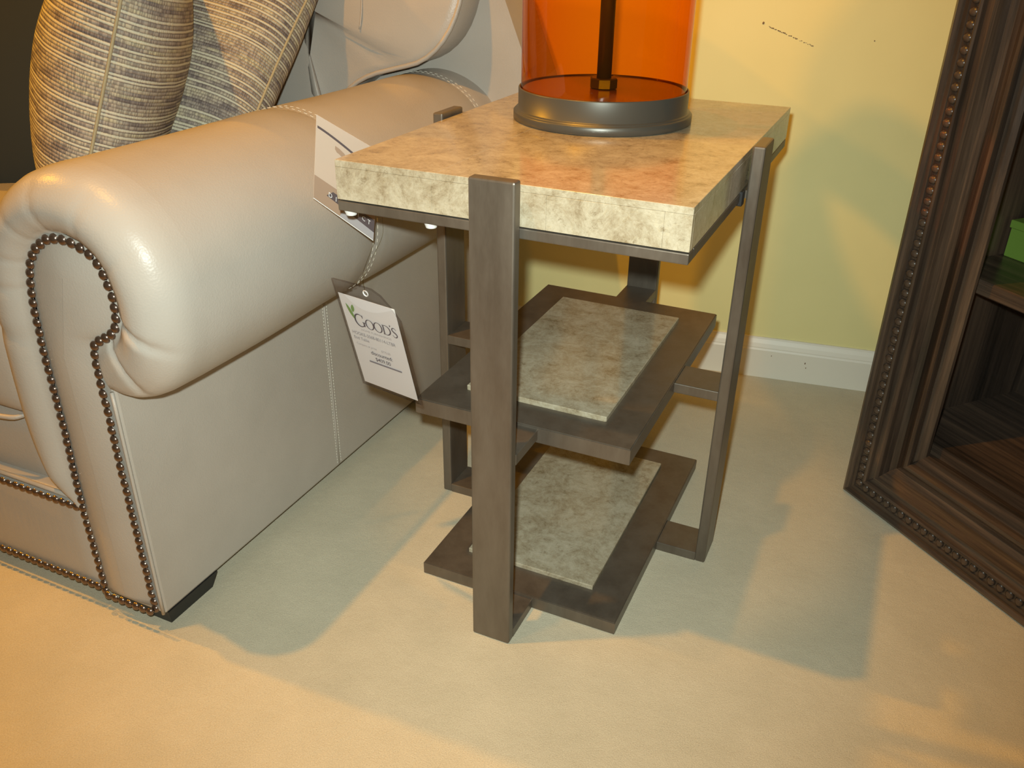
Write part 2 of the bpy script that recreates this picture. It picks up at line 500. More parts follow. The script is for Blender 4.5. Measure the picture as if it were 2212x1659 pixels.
def shelf(x0, x1, y0, y1, zt, th, sx, sy0, sy1, bz0, bz1):
    zb = zt - th
    k = 0.0495
    def bar(pts):
        b = bmesh.new()
        vs = [[b.verts.new((x, y, z)) for x, y in pts] for z in (zb, zt)]
        b.faces.new(vs[0][::-1]); b.faces.new(vs[1])
        for i in range(4): b.faces.new((vs[0][i], vs[0][(i + 1) % 4], vs[1][(i + 1) % 4], vs[1][i]))
        eg = [e for e in b.edges if all(abs(v.co.x - x0) < 1e-5 or abs(v.co.x - x1) < 1e-5 or abs(v.co.y - y0) < 1e-5 or abs(v.co.y - y1) < 1e-5 for v in e.verts) and abs(e.verts[0].co.z - e.verts[1].co.z) < 1e-6]
        bmesh.ops.bevel(b, geom=eg, offset=0.0012, segments=2, affect='EDGES')
        obj('shelf_bar', b, M['metal'], T)
    bar([(x0, y0), (x1, y0), (x1 - k, y0 + k), (x0 + k, y0 + k)])
    bar([(x1, y1), (x0, y1), (x0 + k, y1 - k), (x1 - k, y1 - k)])
    bar([(x1, y0), (x1, y1), (x1 - k, y1 - k), (x1 - k, y0 + k)])
    bar([(x0, y1), (x0, y0), (x0 + k, y0 + k), (x0 + k, y1 - k)])
    o = obj('shelf_stone', box(-sx, sx, sy0, sy1, zb + .004, zt + .0065, 0.0010, 1), M['stone'], T)
    obj('shelf_pan', box(x0 + k - .001, x1 - k + .001, y0 + k - .001, y1 - k + .001, zb + .001, zt - .004), M['metal'], T)
    # cross bars that join the legs to this shelf
    obj('cross_bar', box(-LW, LW, -WY - FO + LT - .0005, y0 + .0005, bz0, bz1, 0.0010), M['metal'], T)
    obj('cross_bar', box(-LW, LW, y1 - .0005, WY + FO - LT + .0005, bz0, bz1, 0.0010), M['metal'], T)
    obj('cross_bar', box(x1 - .0005, WX + FO - LT + .0005, -.0305, .0295, bz0, bz1, 0.0010), M['metal'], T)
    obj('cross_bar', box(-WX - FO + LT - .0005, x0 + .0005, -.0305, .0295, bz0, bz1, 0.0010), M['metal'], T)


shelf(-0.1485, 0.1465, -0.2272, 0.2262, 0.2920, 0.0228, 0.0985, -0.1768, 0.1700, 0.2740, 0.2885)
shelf(-0.1455, 0.1475, -0.2300, 0.2150, 0.0205, 0.0205, 0.0972, -0.1805, 0.1660, 0.0, 0.0150)
# white bumpers under the front rail, dark clip on the right
for x in (-0.1915, -0.0870):
    bm = bmesh.new()
    bmesh.ops.create_cone(bm, cap_ends=True, segments=20, radius1=0.0060, radius2=0.0082, depth=0.006, matrix=Matrix.Translation((x, -WY + 0.0095, z0 - 0.003)))
    o = obj('felt_bumper', bm, M['white'], T); o['label'] = 'white felt bumper'
obj('clip', box(WX - .004, WX + .0035, -.046, -.034, 0.548, 0.566, 0.0008, 1), M['black'], T)

# ------------------------------------------------------------------ table lamp
LC = (-0.017, 0.074)
L = empty('table_lamp', 'cylindrical amber glass lamp with a dark metal base on the marble table top', 'lamp', (LC[0], LC[1], H))
obj('base', lathe([(0.112, 0), (0.1185, 0.0), (0.1205, 0.0012), (0.1205, 0.0105), (0.1190, 0.0120), (0.1175, 0.0122), (0.1175, 0.0136), (0.1160, 0.0140), (0.1142, 0.0150), (0.1142, 0.0400), (0.1134, 0.0412), (0.1120, 0.0412), (0.1116, 0.040), (0.1116, 0.034), (0.0, 0.034)], 96), M['lampm'], L, True)
L_base = L.children[0]
obj('base_disc', lathe([(0, 0.0342), (0.1085, 0.0342), (0.1085, 0.0385), (0.106, 0.0395), (0, 0.0395)], 96), M['disc'], L, False)
bm = bmesh.new()
rings = [[Vector((0.1108 * math.cos(2 * PI * k / 128), 0.1108 * math.sin(2 * PI * k / 128), z)) for k in range(128)] for z in (0.034, 0.34)]
loft(rings, True, bm=bm)
obj('glass_body', bm, M['amber'], L, True)
obj('rod', lathe([(0.0, 0.0396), (0.0098, 0.0396), (0.0098, 0.345), (0, 0.345)], 32), M['rod'], L, True)
obj('rod_collar', lathe([(0.0, 0.0397), (0.0165, 0.0397), (0.019, 0.041), (0.019, 0.052), (0.0175, 0.0535), (0.0098, 0.0535)], 8), M['rod'], L)
obj('cap', lathe([(0.112, 0.332), (0.1142, 0.332), (0.1142, 0.355), (0.11, 0.362), (0.03, 0.366), (0.018, 0.38), (0.014, 0.41), (0.0, 0.41)], 64), M['lampm'], L, True)
bm = bmesh.new()
rings = []
for r, z in ((0.190, 0.385), (0.088, 0.650), (0.0865, 0.650), (0.1885, 0.385)):
    rings.append([Vector((r * math.cos(2 * PI * k / 64), r * math.sin(2 * PI * k / 64), z)) for k in range(64)])
rings.append(rings[0])
loft(rings, True, bm=bm); bmesh.ops.remove_doubles(bm, verts=bm.verts, dist=1e-6)
obj('lamp_shade', bm, M['shade'], L, True)
bm = bmesh.new()
tube([(0, 0, 0.41), (0, 0, 0.645)], 0.003, 8, bm)
for a in range(3):
    t = 2 * PI * a / 3
    tube([(0, 0, 0.643), (0.087 * math.cos(t), 0.087 * math.sin(t), 0.646)], 0.0015, 6, bm)
obj('shade_support', bm, M['rod'], L)

# ------------------------------------------------------------------ sofa
S = empty('leather_sofa', 'taupe leather sofa with rolled arms and bronze nailhead trim left of the table', 'sofa', (-0.95, 0.0, 0))
SX = 0.95   # mesh coordinates below are world ones; shift into the sofa frame


def sobj(name, bm, mat, smooth=True, parent=None):
    for v in bm.verts: v.co.x += SX
    o = obj(name, bm, mat, parent or S, smooth)
    return o


YF = -0.480   # front plane of the arm panels
chain = [(-0.4985, 0.0330), (-0.4990, 0.0886), (-0.4998, 0.1679), (-0.4985, 0.22), (-0.4963, 0.261), (-0.4950, 0.2908), (-0.4950, 0.3239), (-0.4948, 0.3536), (-0.4941, 0.3894), (-0.4927, 0.4218), (-0.4905, 0.4504), (-0.4870, 0.4748), (-0.4812, 0.4966), (-0.4720, 0.5140), (-0.4600, 0.5275), (-0.4455, 0.5372), (-0.4327, 0.5413), (-0.4190, 0.5430), (-0.4050, 0.5420), (-0.3933, 0.5385), (-0.3825, 0.5335), (-0.3740, 0.5265), (-0.3680, 0.5165), (-0.3640, 0.5048), (-0.3612, 0.4932), (-0.3605, 0.478), (-0.3622, 0.4623), (-0.3675, 0.4500), (-0.3760, 0.4405), (-0.3880, 0.4335), (-0.4000, 0.4275), (-0.4075, 0.4180), (-0.4095, 0.4057), (-0.4098, 0.3844), (-0.4098, 0.3609), (-0.4098, 0.3409), (-0.4100, 0.3155), (-0.4105, 0.2922), (-0.4105, 0.2709), (-0.4104, 0.2338), (-0.4102, 0.2007), (-0.4100, 0.1667), (-0.4098, 0.1218), (-0.4095, 0.0875), (-0.4085, 0.0350)]
outer = [(-0.5090, 0.178), (-0.5340, 0.199), (-0.5540, 0.230), (-0.5670, 0.278), (-0.5690, 0.34), (-0.5660, 0.404), (-0.5620, 0.465), (-0.5450, 0.525), (-0.5170, 0.570), (-0.482, 0.598), (-0.445, 0.6135), (-0.405, 0.618), (-0.362, 0.609), (-0.322, 0.586), (-0.295, 0.552), (-0.281, 0.51), (-0.279, 0.465), (-0.287, 0.423), (-0.307, 0.388), (-0.335, 0.366), (-0.365, 0.357), (-0.396, 0.362)]
V2 = lambda p, y=0.0: Vector((p[0], y, p[1]))


def build_arm(mirror):
    def MX(v):  # mirror about the sofa centre
        return Vector((2 * -0.95 - v.x, v.y, v.z)) if mirror else v
    A = sobj_parent = None
    ch = catmull([V2(p) for p in chain], 5)
    ou = catmull([V2(p) for p in outer], 6)
    # matched pieces for the gathered leather between nails and roll
    def sub(c, pts, a, b, n):
        ia = min(range(len(c)), key=lambda i: (c[i] - V2(pts[a])).length)
        ib = min(range(len(c)), key=lambda i: (c[i] - V2(pts[b])).length)
        return resample(c[ia:ib + 1], n)
    pairs = [(2, 11, 0, 6, 34), (11, 17, 6, 11, 34), (17, 25, 11, 16, 40), (25, 32, 16, 21, 40)]
    ins, outs = [], []
    for a, b, c, d, n in pairs:
        p = sub(ch, chain, a, b, n); q = sub(ou, outer, c, d, n)
        if ins: p, q = p[1:], q[1:]
        ins += p; outs += q
    N = len(ins)
    cx, cz = -0.42, 0.48
    creases = [(-155, .8), (-178, .7), (160, .7), (128, .6), (98, .7), (62, .4), (30, .3), (-17, 1.5), (-52, 1.6), (-84, 2.0)]
    prof_t = [(0.0, 0.000), (0.06, 0.004), (0.16, -0.008), (0.32, -0.0155), (0.50, -0.0180), (0.68, -0.0135), (0.84, -0.0030), (0.92, 0.0060), (0.97, 0.0160), (0.994, 0.0290), (1.0, 0.045)]
    rings = []
    for k, (t, dy) in enumerate(prof_t):
        R = []
        for i in range(N):
            p = ins[i].lerp(outs[i], t)
            ang = math.degrees(math.atan2(outs[i].z - cz, outs[i].x - cx))
            w_ = min(1.0, (outs[i] - ins[i]).length / 0.05)
            cr = 0.0
            for a0, s in creases:
                d = ((ang - a0 + 9 * (t - .5) * (1 if a0 < 0 else -1) + 180) % 360) - 180
                cr += s * math.exp(-(d / 2.6) ** 2)
            tail = min(1.0, max(0.0, (N - 1 - i) / 30.0)); w_ *= 0.15 + 0.85 * tail ** 1.3
            fade = math.sin(PI * min(1, max(0, t * 0.95 + .05))) ** 0.6
            R.append(MX(Vector((p.x, YF + (dy if t > .9 else dy * w_) + 0.0040 * cr * fade * (1 - .35 * t), p.z))))
        rings.append(R)
    ys = [-0.42, -0.36, -0.28, -0.18, -0.1025]
    bm = loft(rings, closed=False)
    sobj('arm_gathers', bm, M['leather'])
    # roll in three leather panels with seams at two places along the arm
    back = 0.46 if not mirror else 0.355
    cuts = [YF + 0.045, -0.100, 0.268, back]
    cuts = [c for c in cuts if c <= back]
    for a, b in zip(cuts, cuts[1:]):
        R = []
        m = 14
        for k in range(m + 1):
            t = k / m; y = a + (b - a) * t
            e = 0.0
            if a > -0.4 and k == 0: e = -0.0035
            if b < back and k == m: e = -0.0035
            Rr = []
            for i, p in enumerate(outs):
                d = Vector((p.x - cx, 0, p.z - cz)).normalized()
                nz = noise.noise(Vector((p.x * 6, y * 5, p.z * 6))) * 0.0022
                Rr.append(MX(Vector((p.x, y, p.z)) + d * (e + (nz if 0 < k < m else 0))))
            R.append(Rr)
        bm = loft(R, closed=False)
        if b == back:
            f = bm.faces.new([v for v in bm.verts if abs(v.co.y - back) < 1e-6])
            bmesh.ops.triangulate(bm, faces=[f])
        sobj('arm_roll', bm, M['leather'])
    # dark line under the roll where it meets the side panel
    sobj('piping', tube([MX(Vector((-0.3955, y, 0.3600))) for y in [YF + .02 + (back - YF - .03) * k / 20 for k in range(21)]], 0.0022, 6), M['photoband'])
    # keyhole front panel
    z_lo, z_hi = 0.045, 0.50
    Rg = []
    path = ch
    for k in range(7):
        t = k / 6
        R = []
        for p in path:
            mz = min(max(p.z, z_lo), z_hi)
            mxx = -0.4545 if mz < 0.40 else -0.4545 + (mz - 0.40) * 0.30
            q = p.lerp(Vector((mxx, 0, mz)), t * 0.999)
            w_ = 1.0
            R.append(MX(Vector((q.x, YF + 0.002 - 0.0085 * math.sin(t * PI / 2), q.z))))
        Rg.append(R)
    bm = loft(Rg, closed=True)
    sobj('arm_front_panel', bm, M['leather'])
    # side and inner body of the arm
    x0, x1 = -0.500, -0.397
    bm = box(x0, x1, YF + 0.003, back, 0.026, 0.42, 0.004, 2)
    for v in bm.verts: v.co = MX(v.co)
    sobj('arm_side_panel', bm, M['leather'], False)
    bm = box(-0.558, -0.5, YF + 0.035, back, 0.178, 0.50, 0.012, 2)
    for v in bm.verts: v.co = MX(v.co)
    sobj('arm_inner_panel', bm, M['leather'], False)
    sobj('piping', tube([MX(Vector((-0.3985, YF + .001, 0.028 + 0.335 * k / 10))) for k in range(11)], 0.0023, 8), M['leather'])
    # seams and their stitching on the right arm only
    if not mirror:
        bm = bmesh.new()
        for yy in (-0.100, 0.268):
            for off in (-0.005, 0.005):
                c = resample(outs, 190)
                for i in range(0, 188, 2):
                    p = c[i]; q = c[i + 1]
                    d = Vector((p.x - cx, 0, p.z - cz)).normalized() * 0.0004
                    tube([Vector((p.x, yy + off, p.z)) + d, Vector((q.x, yy + off, q.z)) + d], 0.00052, 4, bm)
        for off in (-0.005, 0.005):
            for i in range(60):
                z = 0.034 + i * 0.0054
                tube([(-0.3966, -0.078 + off, z), (-0.3966, -0.078 + off, z + 0.0030)], 0.00052, 4, bm)
        o = sobj('stitching', bm, M['thread'], False); o['kind'] = 'stuff'
        sobj('piping', tube([(-0.3972, -0.078, 0.03 + 0.33 * k / 4) for k in range(5)], 0.0014, 6), M['leather'])
    return ch


chain_c = build_arm(False)
build_arm(True)

# nails
bmn = bmesh.new()
bmesh.ops.create_uvsphere(bmn, u_segments=10, v_segments=8, radius=0.0061)
bmesh.ops.delete(bmn, geom=[v for v in bmn.verts if v.co.z < -0.001], context='VERTS')
for v in bmn.verts: v.co.z *= 0.72
nail_me = bpy.data.meshes.new('nail'); bmn.to_mesh(nail_me); bmn.free()
nail_me.materials.append(M['nail'])
for p in nail_me.polygons: p.use_smooth = True
RN = Matrix.Rotation(PI / 2, 3, 'X').to_euler()


def nail(x, z, y):
    o = bpy.data.objects.new('nail', nail_me); C.objects.link(o)
    o.parent = S; o.location = (x + SX, y, z)
    o.rotation_euler = (PI / 2 + random.uniform(-.12, .12), random.uniform(-.12, .12), 0)


tot = sum((b - a).length for a, b in zip(chain_c, chain_c[1:]))
n_ch = round(tot / 0.0124)
for p in resample(chain_c, n_ch):
    nail(p.x + random.uniform(-.0006, .0006), p.z + random.uniform(-.0005, .0005), YF - 0.001)
for k in range(7):
    nail(-0.4865 + k * 0.0124, 0.0345, YF - 0.0075)
for k in range(66):
    nail(-0.5115 - k * 0.0124, 0.1690, YF - 0.0035 + 0.002)
    nail(-0.5115 - k * 0.0124, 0.0365, YF - 0.0035 + 0.002)

# front rail, deck lip, seat cushion
bm = puffy(0.447, 0.03, 0.0745, 0.012, (0, 0.004, 0))
for v in bm.verts: v.co += Vector((-0.95, YF + 0.032, 0.1025))
sobj('front_rail', bm, M['leather'])
sobj('piping', tube([(-1.385 + .87 * k / 12, YF + 0.004, 0.1775) for k in range(13)], 0.0032, 8), M['leather'])
bm = puffy(0.41, 0.37, 0.062, 0.03, (0, 0.012, 0))
for v in bm.verts: v.co += Vector((-0.95, YF + 0.395, 0.215))
sobj('seat_deck', bm, M['leather'])
bm = puffy(0.385, 0.335, 0.082, 0.035, (0, 0.012, 0.012))
for v in bm.verts: v.co += Vector((-0.95, YF + 0.345, 0.350))
sobj('seat_cushion', bm, M['leather'])
rp = [(-1.328, YF + .02), (-1.31, YF + .004), (-1.2, YF - .004), (-0.95, YF - .007), (-0.7, YF - .004), (-0.612, YF + .003), (-0.592, YF + .018), (-0.586, YF + .06), (-0.586, YF + .3)]
for z in (0.276,):
    sobj('piping', tube(catmull([(x, y, z) for x, y in rp], 5), 0.0034, 8), M['leather'])
# body under the seat and the back frame
sobj('sofa_base', box(-1.398, -0.502, YF + 0.06, 0.34, 0.026, 0.17, 0.005), M['leather'], False)
pl = [(-1.60, 0.20), (-0.335, 0.33), (-0.315, 0.345), (-0.315, 0.455), (-0.335, 0.468), (-1.60, 0.352)]
rings = []
for z, e in ((0.026, 0), (0.44, 0), (0.50, 0), (0.74, 0), (0.86, 0), (0.895, -0.012), (0.91, -0.035)):
    c0 = Vector((-0.95, 0.345, 0))
    R = []
    for (x, y) in pl:
        if z < 0.45 and x > -0.42: x = min(x, -0.400) + (x + .315) * .05
        elif x > -0.42: x += 0.071 - 0.42 * (z - 0.62)
        v = Vector((x, y, z)); d = (c0 - v); d.z = 0
        R.append(v + d.normalized() * -e if e else v)
    rings.append(R)
bm = loft(rings, True, True, True)
sobj('sofa_back', bm, M['leather'], False)
# back cushion: overhangs the arm on the right
ol = [(-1.33, 0.445), (-0.60, 0.445), (-0.580, 0.465), (-0.576, 0.51), (-0.560, 0.555), (-0.530, 0.590), (-0.490, 0.612), (-0.440, 0.626), (-0.390, 0.642), (-0.350, 0.680), (-0.328, 0.740), (-0.330, 0.82), (-0.345, 0.88), (-0.38, 0.905), (-0.60, 0.915), (-1.30, 0.915), (-1.34, 0.90), (-1.345, 0.5)]
oc = resample(catmull([V2(p) for p in ol], 5, True) + [V2(ol[0])], 150)[:-1]
cc = Vector((-0.9, 0, 0.72))
def ycush(z, x): return 0.235 + (z - 0.62) * 0.20 - 0.0 * x
rings = []
for (dy, inset) in ((-0.028, 0.20), (-0.024, 0.12), (-0.013, 0.055), (-0.004, 0.018), (0.0, 0.003), (0.004, 0), (0.10, 0), (0.104, 0.004), (0.112, 0.03)):
    R = []
    for i, p in enumerate(oc):
        a, b_ = oc[i - 1], oc[(i + 1) % len(oc)]
        t = (b_ - a).normalized(); nrm = Vector((-t.z, 0, t.x))
        if nrm.dot(cc - p) < 0 and p.z > 0.64: nrm = -nrm
        q = p.lerp(Vector((min(max(p.x, -1.1), -0.62), 0, 0.72)), min(0.95, inset / max(0.05, (p - Vector((min(max(p.x, -1.1), -0.62), 0, 0.72))).length)))
        fold = 0.0
        if q.x > -0.62:
            d = (q.x + 0.36) + (0.76 - q.z) * 0.9
            fold = 0.010 * math.exp(-((d + 0.03) / 0.018) ** 2) * min(1, inset / 0.05)
        R.append(Vector((q.x, ycush(q.z, q.x) + dy + fold, q.z)))
    rings.append(R)
bm = loft(rings, True, True, True)
sobj('back_cushion', bm, M['leather'])
for dy in (0.0, 0.104):
    pp = [Vector((p.x, ycush(p.z, p.x) + dy, p.z)) for p in oc]
    sobj('piping', tube(pp, 0.0040, 8, closed=True), M['leather'])
sobj('piping', tube(catmull([Vector((-0.505, ycush(.90, 0) - .0275, .90)), Vector((-0.500, ycush(.8, 0) - .0275, .80)), Vector((-0.497, ycush(.72, 0) - .0275, .72)), Vector((-0.50, ycush(.685, 0) - .026, .685))], 6), 0.0016, 6), M['leather'])
# feet
for (x, y) in ((-0.443, -0.426), (-1.457, -0.426), (-0.443, 0.30), (-1.457, 0.27)):
    bm = bmesh.new()
    lo, hi = 0.040, 0.047
    v = [bm.verts.new((x + sx * h_, y + sy * h_, z)) for z, h_ in ((0, lo), (0.0265, hi)) for sx, sy in ((-1, -1), (1, -1), (1, 1), (-1, 1))]
    for f in ((0, 1, 2, 3), (4, 5, 6, 7), (0, 1, 5, 4), (1, 2, 6, 5), (2, 3, 7, 6), (3, 0, 4, 7)): bm.faces.new([v[i] for i in f])
    sobj('foot', bm, M['black'], False)


# ------------------------------------------------------------------ cushions on the sofa
def pillow(name, label, loc, lean, yaw, half, thick, mat, cordmat, roll=0.0, group=None):
    t = empty(name, label, 'cushion', loc, 0, group)
    n = 40
    bm = bmesh.new()
    V = {}
    for side in (-1, 1):
        for i in range(n + 1):
            for j in range(n + 1):
                if side == 1 and (i in (0, n) or j in (0, n)):
                    V[side, i, j] = V[-1, i, j]; continue
                u = math.sin((i / n - .5) * PI); v = math.sin((j / n - .5) * PI)
                x = u * half * (1 - 0.05 * (1 - v * v)); z = v * half * (1 - 0.05 * (1 - u * u))
                h = thick * ((1 - u * u) * (1 - v * v)) ** 0.42
                h *= 1 + 0.05 * noise.noise(Vector((u * 2, v * 2, side * 3)))
                V[side, i, j] = bm.verts.new((x, side * h, z))
        for i in range(n):
            for j in range(n):
                bm.faces.new((V[side, i, j], V[side, i + 1, j], V[side, i + 1, j + 1], V[side, i, j + 1]))
    obj('cushion_cover', bm, mat, t, True)
    m = 44; P = []
    for k in range(4 * m):
        s, f = divmod(k, m); f = math.sin((f / m - .5) * PI)
        u, v = [(f, -1), (1, f), (-f, 1), (-1, -f)][s]
        P.append(Vector((u * half * (1 - 0.05 * (1 - v * v)), 0, v * half * (1 - 0.05 * (1 - u * u)))))
    bmc = tube(P, 0.0022, 6, closed=True)
    obj('seam_cord', bmc, cordmat, t, True)
    t.rotation_euler = (Matrix.Rotation(yaw, 3, 'Z') @ Matrix.Rotation(-lean, 3, 'X') @ Matrix.Rotation(roll, 3, 'Y')).to_euler()
    return t


pillow('throw_pillow', 'striped woven throw pillow standing nearer the sofa front', (-0.735, -0.085, 0.655), math.radians(21), math.radians(-46), 0.232, 0.101, M['weave'], M['cord'], group='striped throw pillows')
pillow('throw_pillow', 'striped woven throw pillow leaning on the back cushion behind the other one', (-0.772, 0.075, 0.640), math.radians(42), math.radians(-4), 0.232, 0.100, M['weave'], M['cord'], group='striped throw pillows')
pillow('dark_pillow', 'dark olive pillow at the left edge behind the striped pillows', (-1.08, -0.04, 0.620), math.radians(12), math.radians(34), 0.25, 0.10, M['darkfab'], M['darkfab'])

# ------------------------------------------------------------------ price tag and photo card
def frame_from(org, X, Y):
    X = Vector(X).normalized(); Z = X.cross(Vector(Y)).normalized(); Y = Z.cross(X)
    return Matrix(((X.x, Y.x, Z.x, org[0]), (X.y, Y.y, Z.y, org[1]), (X.z, Y.z, Z.z, org[2]), (0, 0, 0, 1)))


PW, PH = 0.0871, 0.1309
org = Vector((0.3747, -1.0784, 0.8417)) + 0.871 * (Vector((-0.2714, -0.2083, 0.4116)) - Vector((0.3747, -1.0784, 0.8417)))
TM = frame_from(org, (0.981, -0.194, 0.011), (-0.056, -0.224, 0.973))
tag_t = empty('price_tag', 'white price tag in a clear plastic sleeve hanging by a string from the table', 'tag')
tag_t.matrix_world = TM
# paper (local: x right, y down negative, z towards the viewer)
bm = bmesh.new()
n = 12
rows = []
for j in range(n + 1):
    rows.append([Vector((PW * i / n, -PH * j / n, 0.0)) for i in range(n + 1)])
loft([[p + Vector((0, 0, .0002)) for p in r] for r in rows], closed=False, bm=bm)
loft([[p - Vector((0, 0, .0002)) for p in r] for r in rows], closed=False, bm=bm)
obj('paper', bm, M['paper'], tag_t)
# lifted white edge at the top of the paper
bm = bmesh.new()
R0, R1 = [], []
for i in range(25):
    t = i / 24
    R0.append(Vector((PW * (0.12 + 0.88 * t), 0.0005, 0.0006)))
    R1.append(Vector((PW * (0.12 + 0.88 * t), -0.0145 * math.sin(PI * t ** 0.8) - .0002, 0.0006)))
loft([R0, R1, [p - Vector((0, 0, .0003)) for p in R1], [p - Vector((0, 0, .0003)) for p in R0], R0], closed=False, bm=bm)
obj('paper_fold', bm, M['white'], tag_t)
# sleeve: outline with a rounded, punched top
so = [(-0.0035, 0.018), (0.018, 0.019), (0.040, 0.019), (0.058, 0.0185), (0.070, 0.013), (0.083, -0.001), (0.0925, -0.015), (0.0925, -PH - 0.004), (-0.0035, -PH - 0.004)]
hole = [Vector((0.047 + 0.0035 * math.cos(2 * PI * k / 16), 0.0105 + 0.0035 * math.sin(2 * PI * k / 16), 0)) for k in range(16)]
for zz in (0.0016, -0.0016):
    bm = bmesh.new()
    vs = [bm.verts.new((x, y, zz)) for x, y in so]
    hv = [bm.verts.new((p.x, p.y, zz)) for p in hole]
    es = [bm.edges.new((vs[i], vs[(i + 1) % len(vs)])) for i in range(len(vs))] + [bm.edges.new((hv[i], hv[(i + 1) % 16])) for i in range(16)]
    bmesh.ops.triangle_fill(bm, use_beauty=True, edges=es)
    obj('plastic_sleeve', bm, M['clear'], tag_t)
sob = [Vector((x, y, 0)) for x, y in so]
obj('sleeve_rim', tube(sob, 0.0011, 6, closed=True), M['clear'], tag_t)
obj('hole_ring', tube(hole, 0.0007, 6, closed=True), M['white'], tag_t)


def text(s, x, y, size, mat, align='LEFT', z=0.0009, sx=1.0, bold=0.0, parent=tag_t, name='lettering'):
    cu = bpy.data.curves.new('txt', 'FONT'); cu.body = s; cu.size = size; cu.align_x = align
    cu.resolution_u = 3; cu.offset = bold
    to = bpy.data.objects.new('txt', cu); C.objects.link(to)
    dg = bpy.context.evaluated_depsgraph_get()
    me = bpy.data.meshes.new_from_object(to.evaluated_get(dg))
    bpy.data.objects.remove(to)
    for v in me.vertices: v.co.x *= sx
    me.materials.clear()
    o = link(name, me, mat, parent); o.location = (x, y, z)
    return o


def ribbon(paths, mat, parent, z=0.0009):
    """flat strokes given as (points, width function)"""
    bm = bmesh.new()
    for pts, wf in paths:
        pts = [Vector((p[0], p[1], z)) for p in pts]
        A_, B_ = [], []
        m = len(pts)
        for i, p in enumerate(pts):
            t = (pts[min(i + 1, m - 1)] - pts[max(i - 1, 0)]).normalized(); nr = Vector((-t.y, t.x, 0))
            w_ = wf(i / (m - 1)) / 2
            A_.append(p + nr * w_); B_.append(p - nr * w_)
        loft([A_, B_], closed=False, bm=bm)
    return obj('lettering', bm, mat, parent)


def stroke_letter(ch, x, y, h, wd):
    """thin/thick roman letters as strokes"""
    thin, thick = h * 0.055, h * 0.15
    out = []
    def arc(a0, a1, cx=.5, cy=.5, rx=.5, ry=.5, n=22):
        return [(x + wd * (cx + rx * math.cos(math.radians(a0 + (a1 - a0) * k / n))), y + h * (cy + ry * math.sin(math.radians(a0 + (a1 - a0) * k / n)))) for k in range(n + 1)]
    if ch == 'G':
        out.append((arc(48, 318), lambda t: thin + (thick - thin) * math.sin(PI * t) ** 2))
        out.append(([(x + wd * .88, y + h * .40), (x + wd * .88, y + h * .06)], lambda t: thick))
        out.append(([(x + wd * .72, y + h * .40), (x + wd * 1.02, y + h * .40)], lambda t: thin))
        out.append(([(x + wd * .86, y + h * .98), (x + wd * .86, y + h * .74)], lambda t: thin * 1.3))
    elif ch == 'O':
        out.append((arc(0, 360, n=36), lambda t: thin + (thick - thin) * abs(math.cos(2 * PI * t)) ** 1.5))
    elif ch == 'D':
        out.append(([(x + wd * .16, y), (x + wd * .16, y + h)], lambda t: thick))
        out.append(([(x, y + thin / 2), (x + wd * .4, y + thin / 2)], lambda t: thin))
        out.append(([(x, y + h - thin / 2), (x + wd * .4, y + h - thin / 2)], lambda t: thin))
        out.append((arc(90, -90, cx=.38, rx=.62), lambda t: thin + (thick - thin) * math.sin(PI * t) ** 1.5))
    elif ch == 'S':
        pts = catmull([Vector((a, b, 0)) for a, b in [(.86, .80), (.62, .97), (.3, .95), (.16, .76), (.36, .58), (.66, .44), (.86, .25), (.66, .04), (.34, .03), (.10, .22)]], 5)
        out.append(([(x + wd * p.x, y + h * p.y) for p in pts], lambda t: thin + (thick - thin) * math.sin(PI * t) ** 2))
    elif ch == "'":
        out.append(([(x, y + h * 1.15), (x - h * .05, y + h * .95)], lambda t: thick * (1.1 - .8 * t)))
    return out


strokes = stroke_letter('G', 0.0175, -0.0405, 0.0172, 0.0150)
xx = 0.0340
for ch_, wd in (('O', 0.0118), ('O', 0.0118), ('D', 0.0118)):
    strokes += stroke_letter(ch_, xx, -0.0405, 0.0132, wd); xx += wd + 0.0012
strokes += stroke_letter("'", xx + 0.0004, -0.0400, 0.0132, 0.002)
strokes += stroke_letter('S', xx + 0.0008, -0.0405, 0.0132, 0.0092)
ribbon(strokes, M['ink'], tag_t)
# two green leaves
for (x0, y0, x1, y1, w_) in ((0.0085, -0.0115, 0.0178, -0.0330, 0.0052), (0.0195, -0.0112, 0.0168, -0.0225, 0.0052)):
    a, b_ = Vector((x0, y0, .0009)), Vector((x1, y1, .0009)); nr = (b_ - a).normalized(); nr = Vector((-nr.y, nr.x, 0))
    A_ = [a.lerp(b_, k / 10) + nr * w_ / 2 * math.sin(PI * k / 10) ** .8 for k in range(11)]
    B_ = [a.lerp(b_, k / 10) - nr * w_ / 2 * math.sin(PI * k / 10) ** .8 for k in range(11)]
    obj('leaf_logo', loft([A_, B_], closed=False), M['leaf'], tag_t)
text('HOME FURNISHINGS', 0.0225, -0.0466, 0.0038, M['inkpale'], sx=1.35)
text('HOOKE-5068-80114-LTBR', 0.0055, -0.0550, 0.0066, M['inkgrey'], sx=0.93)
text('End Table', 0.0060, -0.0622, 0.0062, M['inkgrey'])
text('Compare at price', 0.0075, -0.0705, 0.0045, M['inkpale'])
text('$775.00', 0.0470, -0.0712, 0.0045, M['inkpale'])
text('discounted:', 0.0280, -0.0795, 0.0075, M['ink'], bold=0.00006)
text('$409.00', 0.0330, -0.0880, 0.0075, M['ink'], bold=0.00004)
bm = bmesh.new()
for k in range(44):
    xk = 0.0215 + k * 0.00118
    box(xk, xk + 0.0010, -0.0930, -0.0908, 0.0008, 0.0010, bm=bm)
o = obj('print_bar', bm, M['inkgrey'], tag_t); o['kind'] = 'stuff'
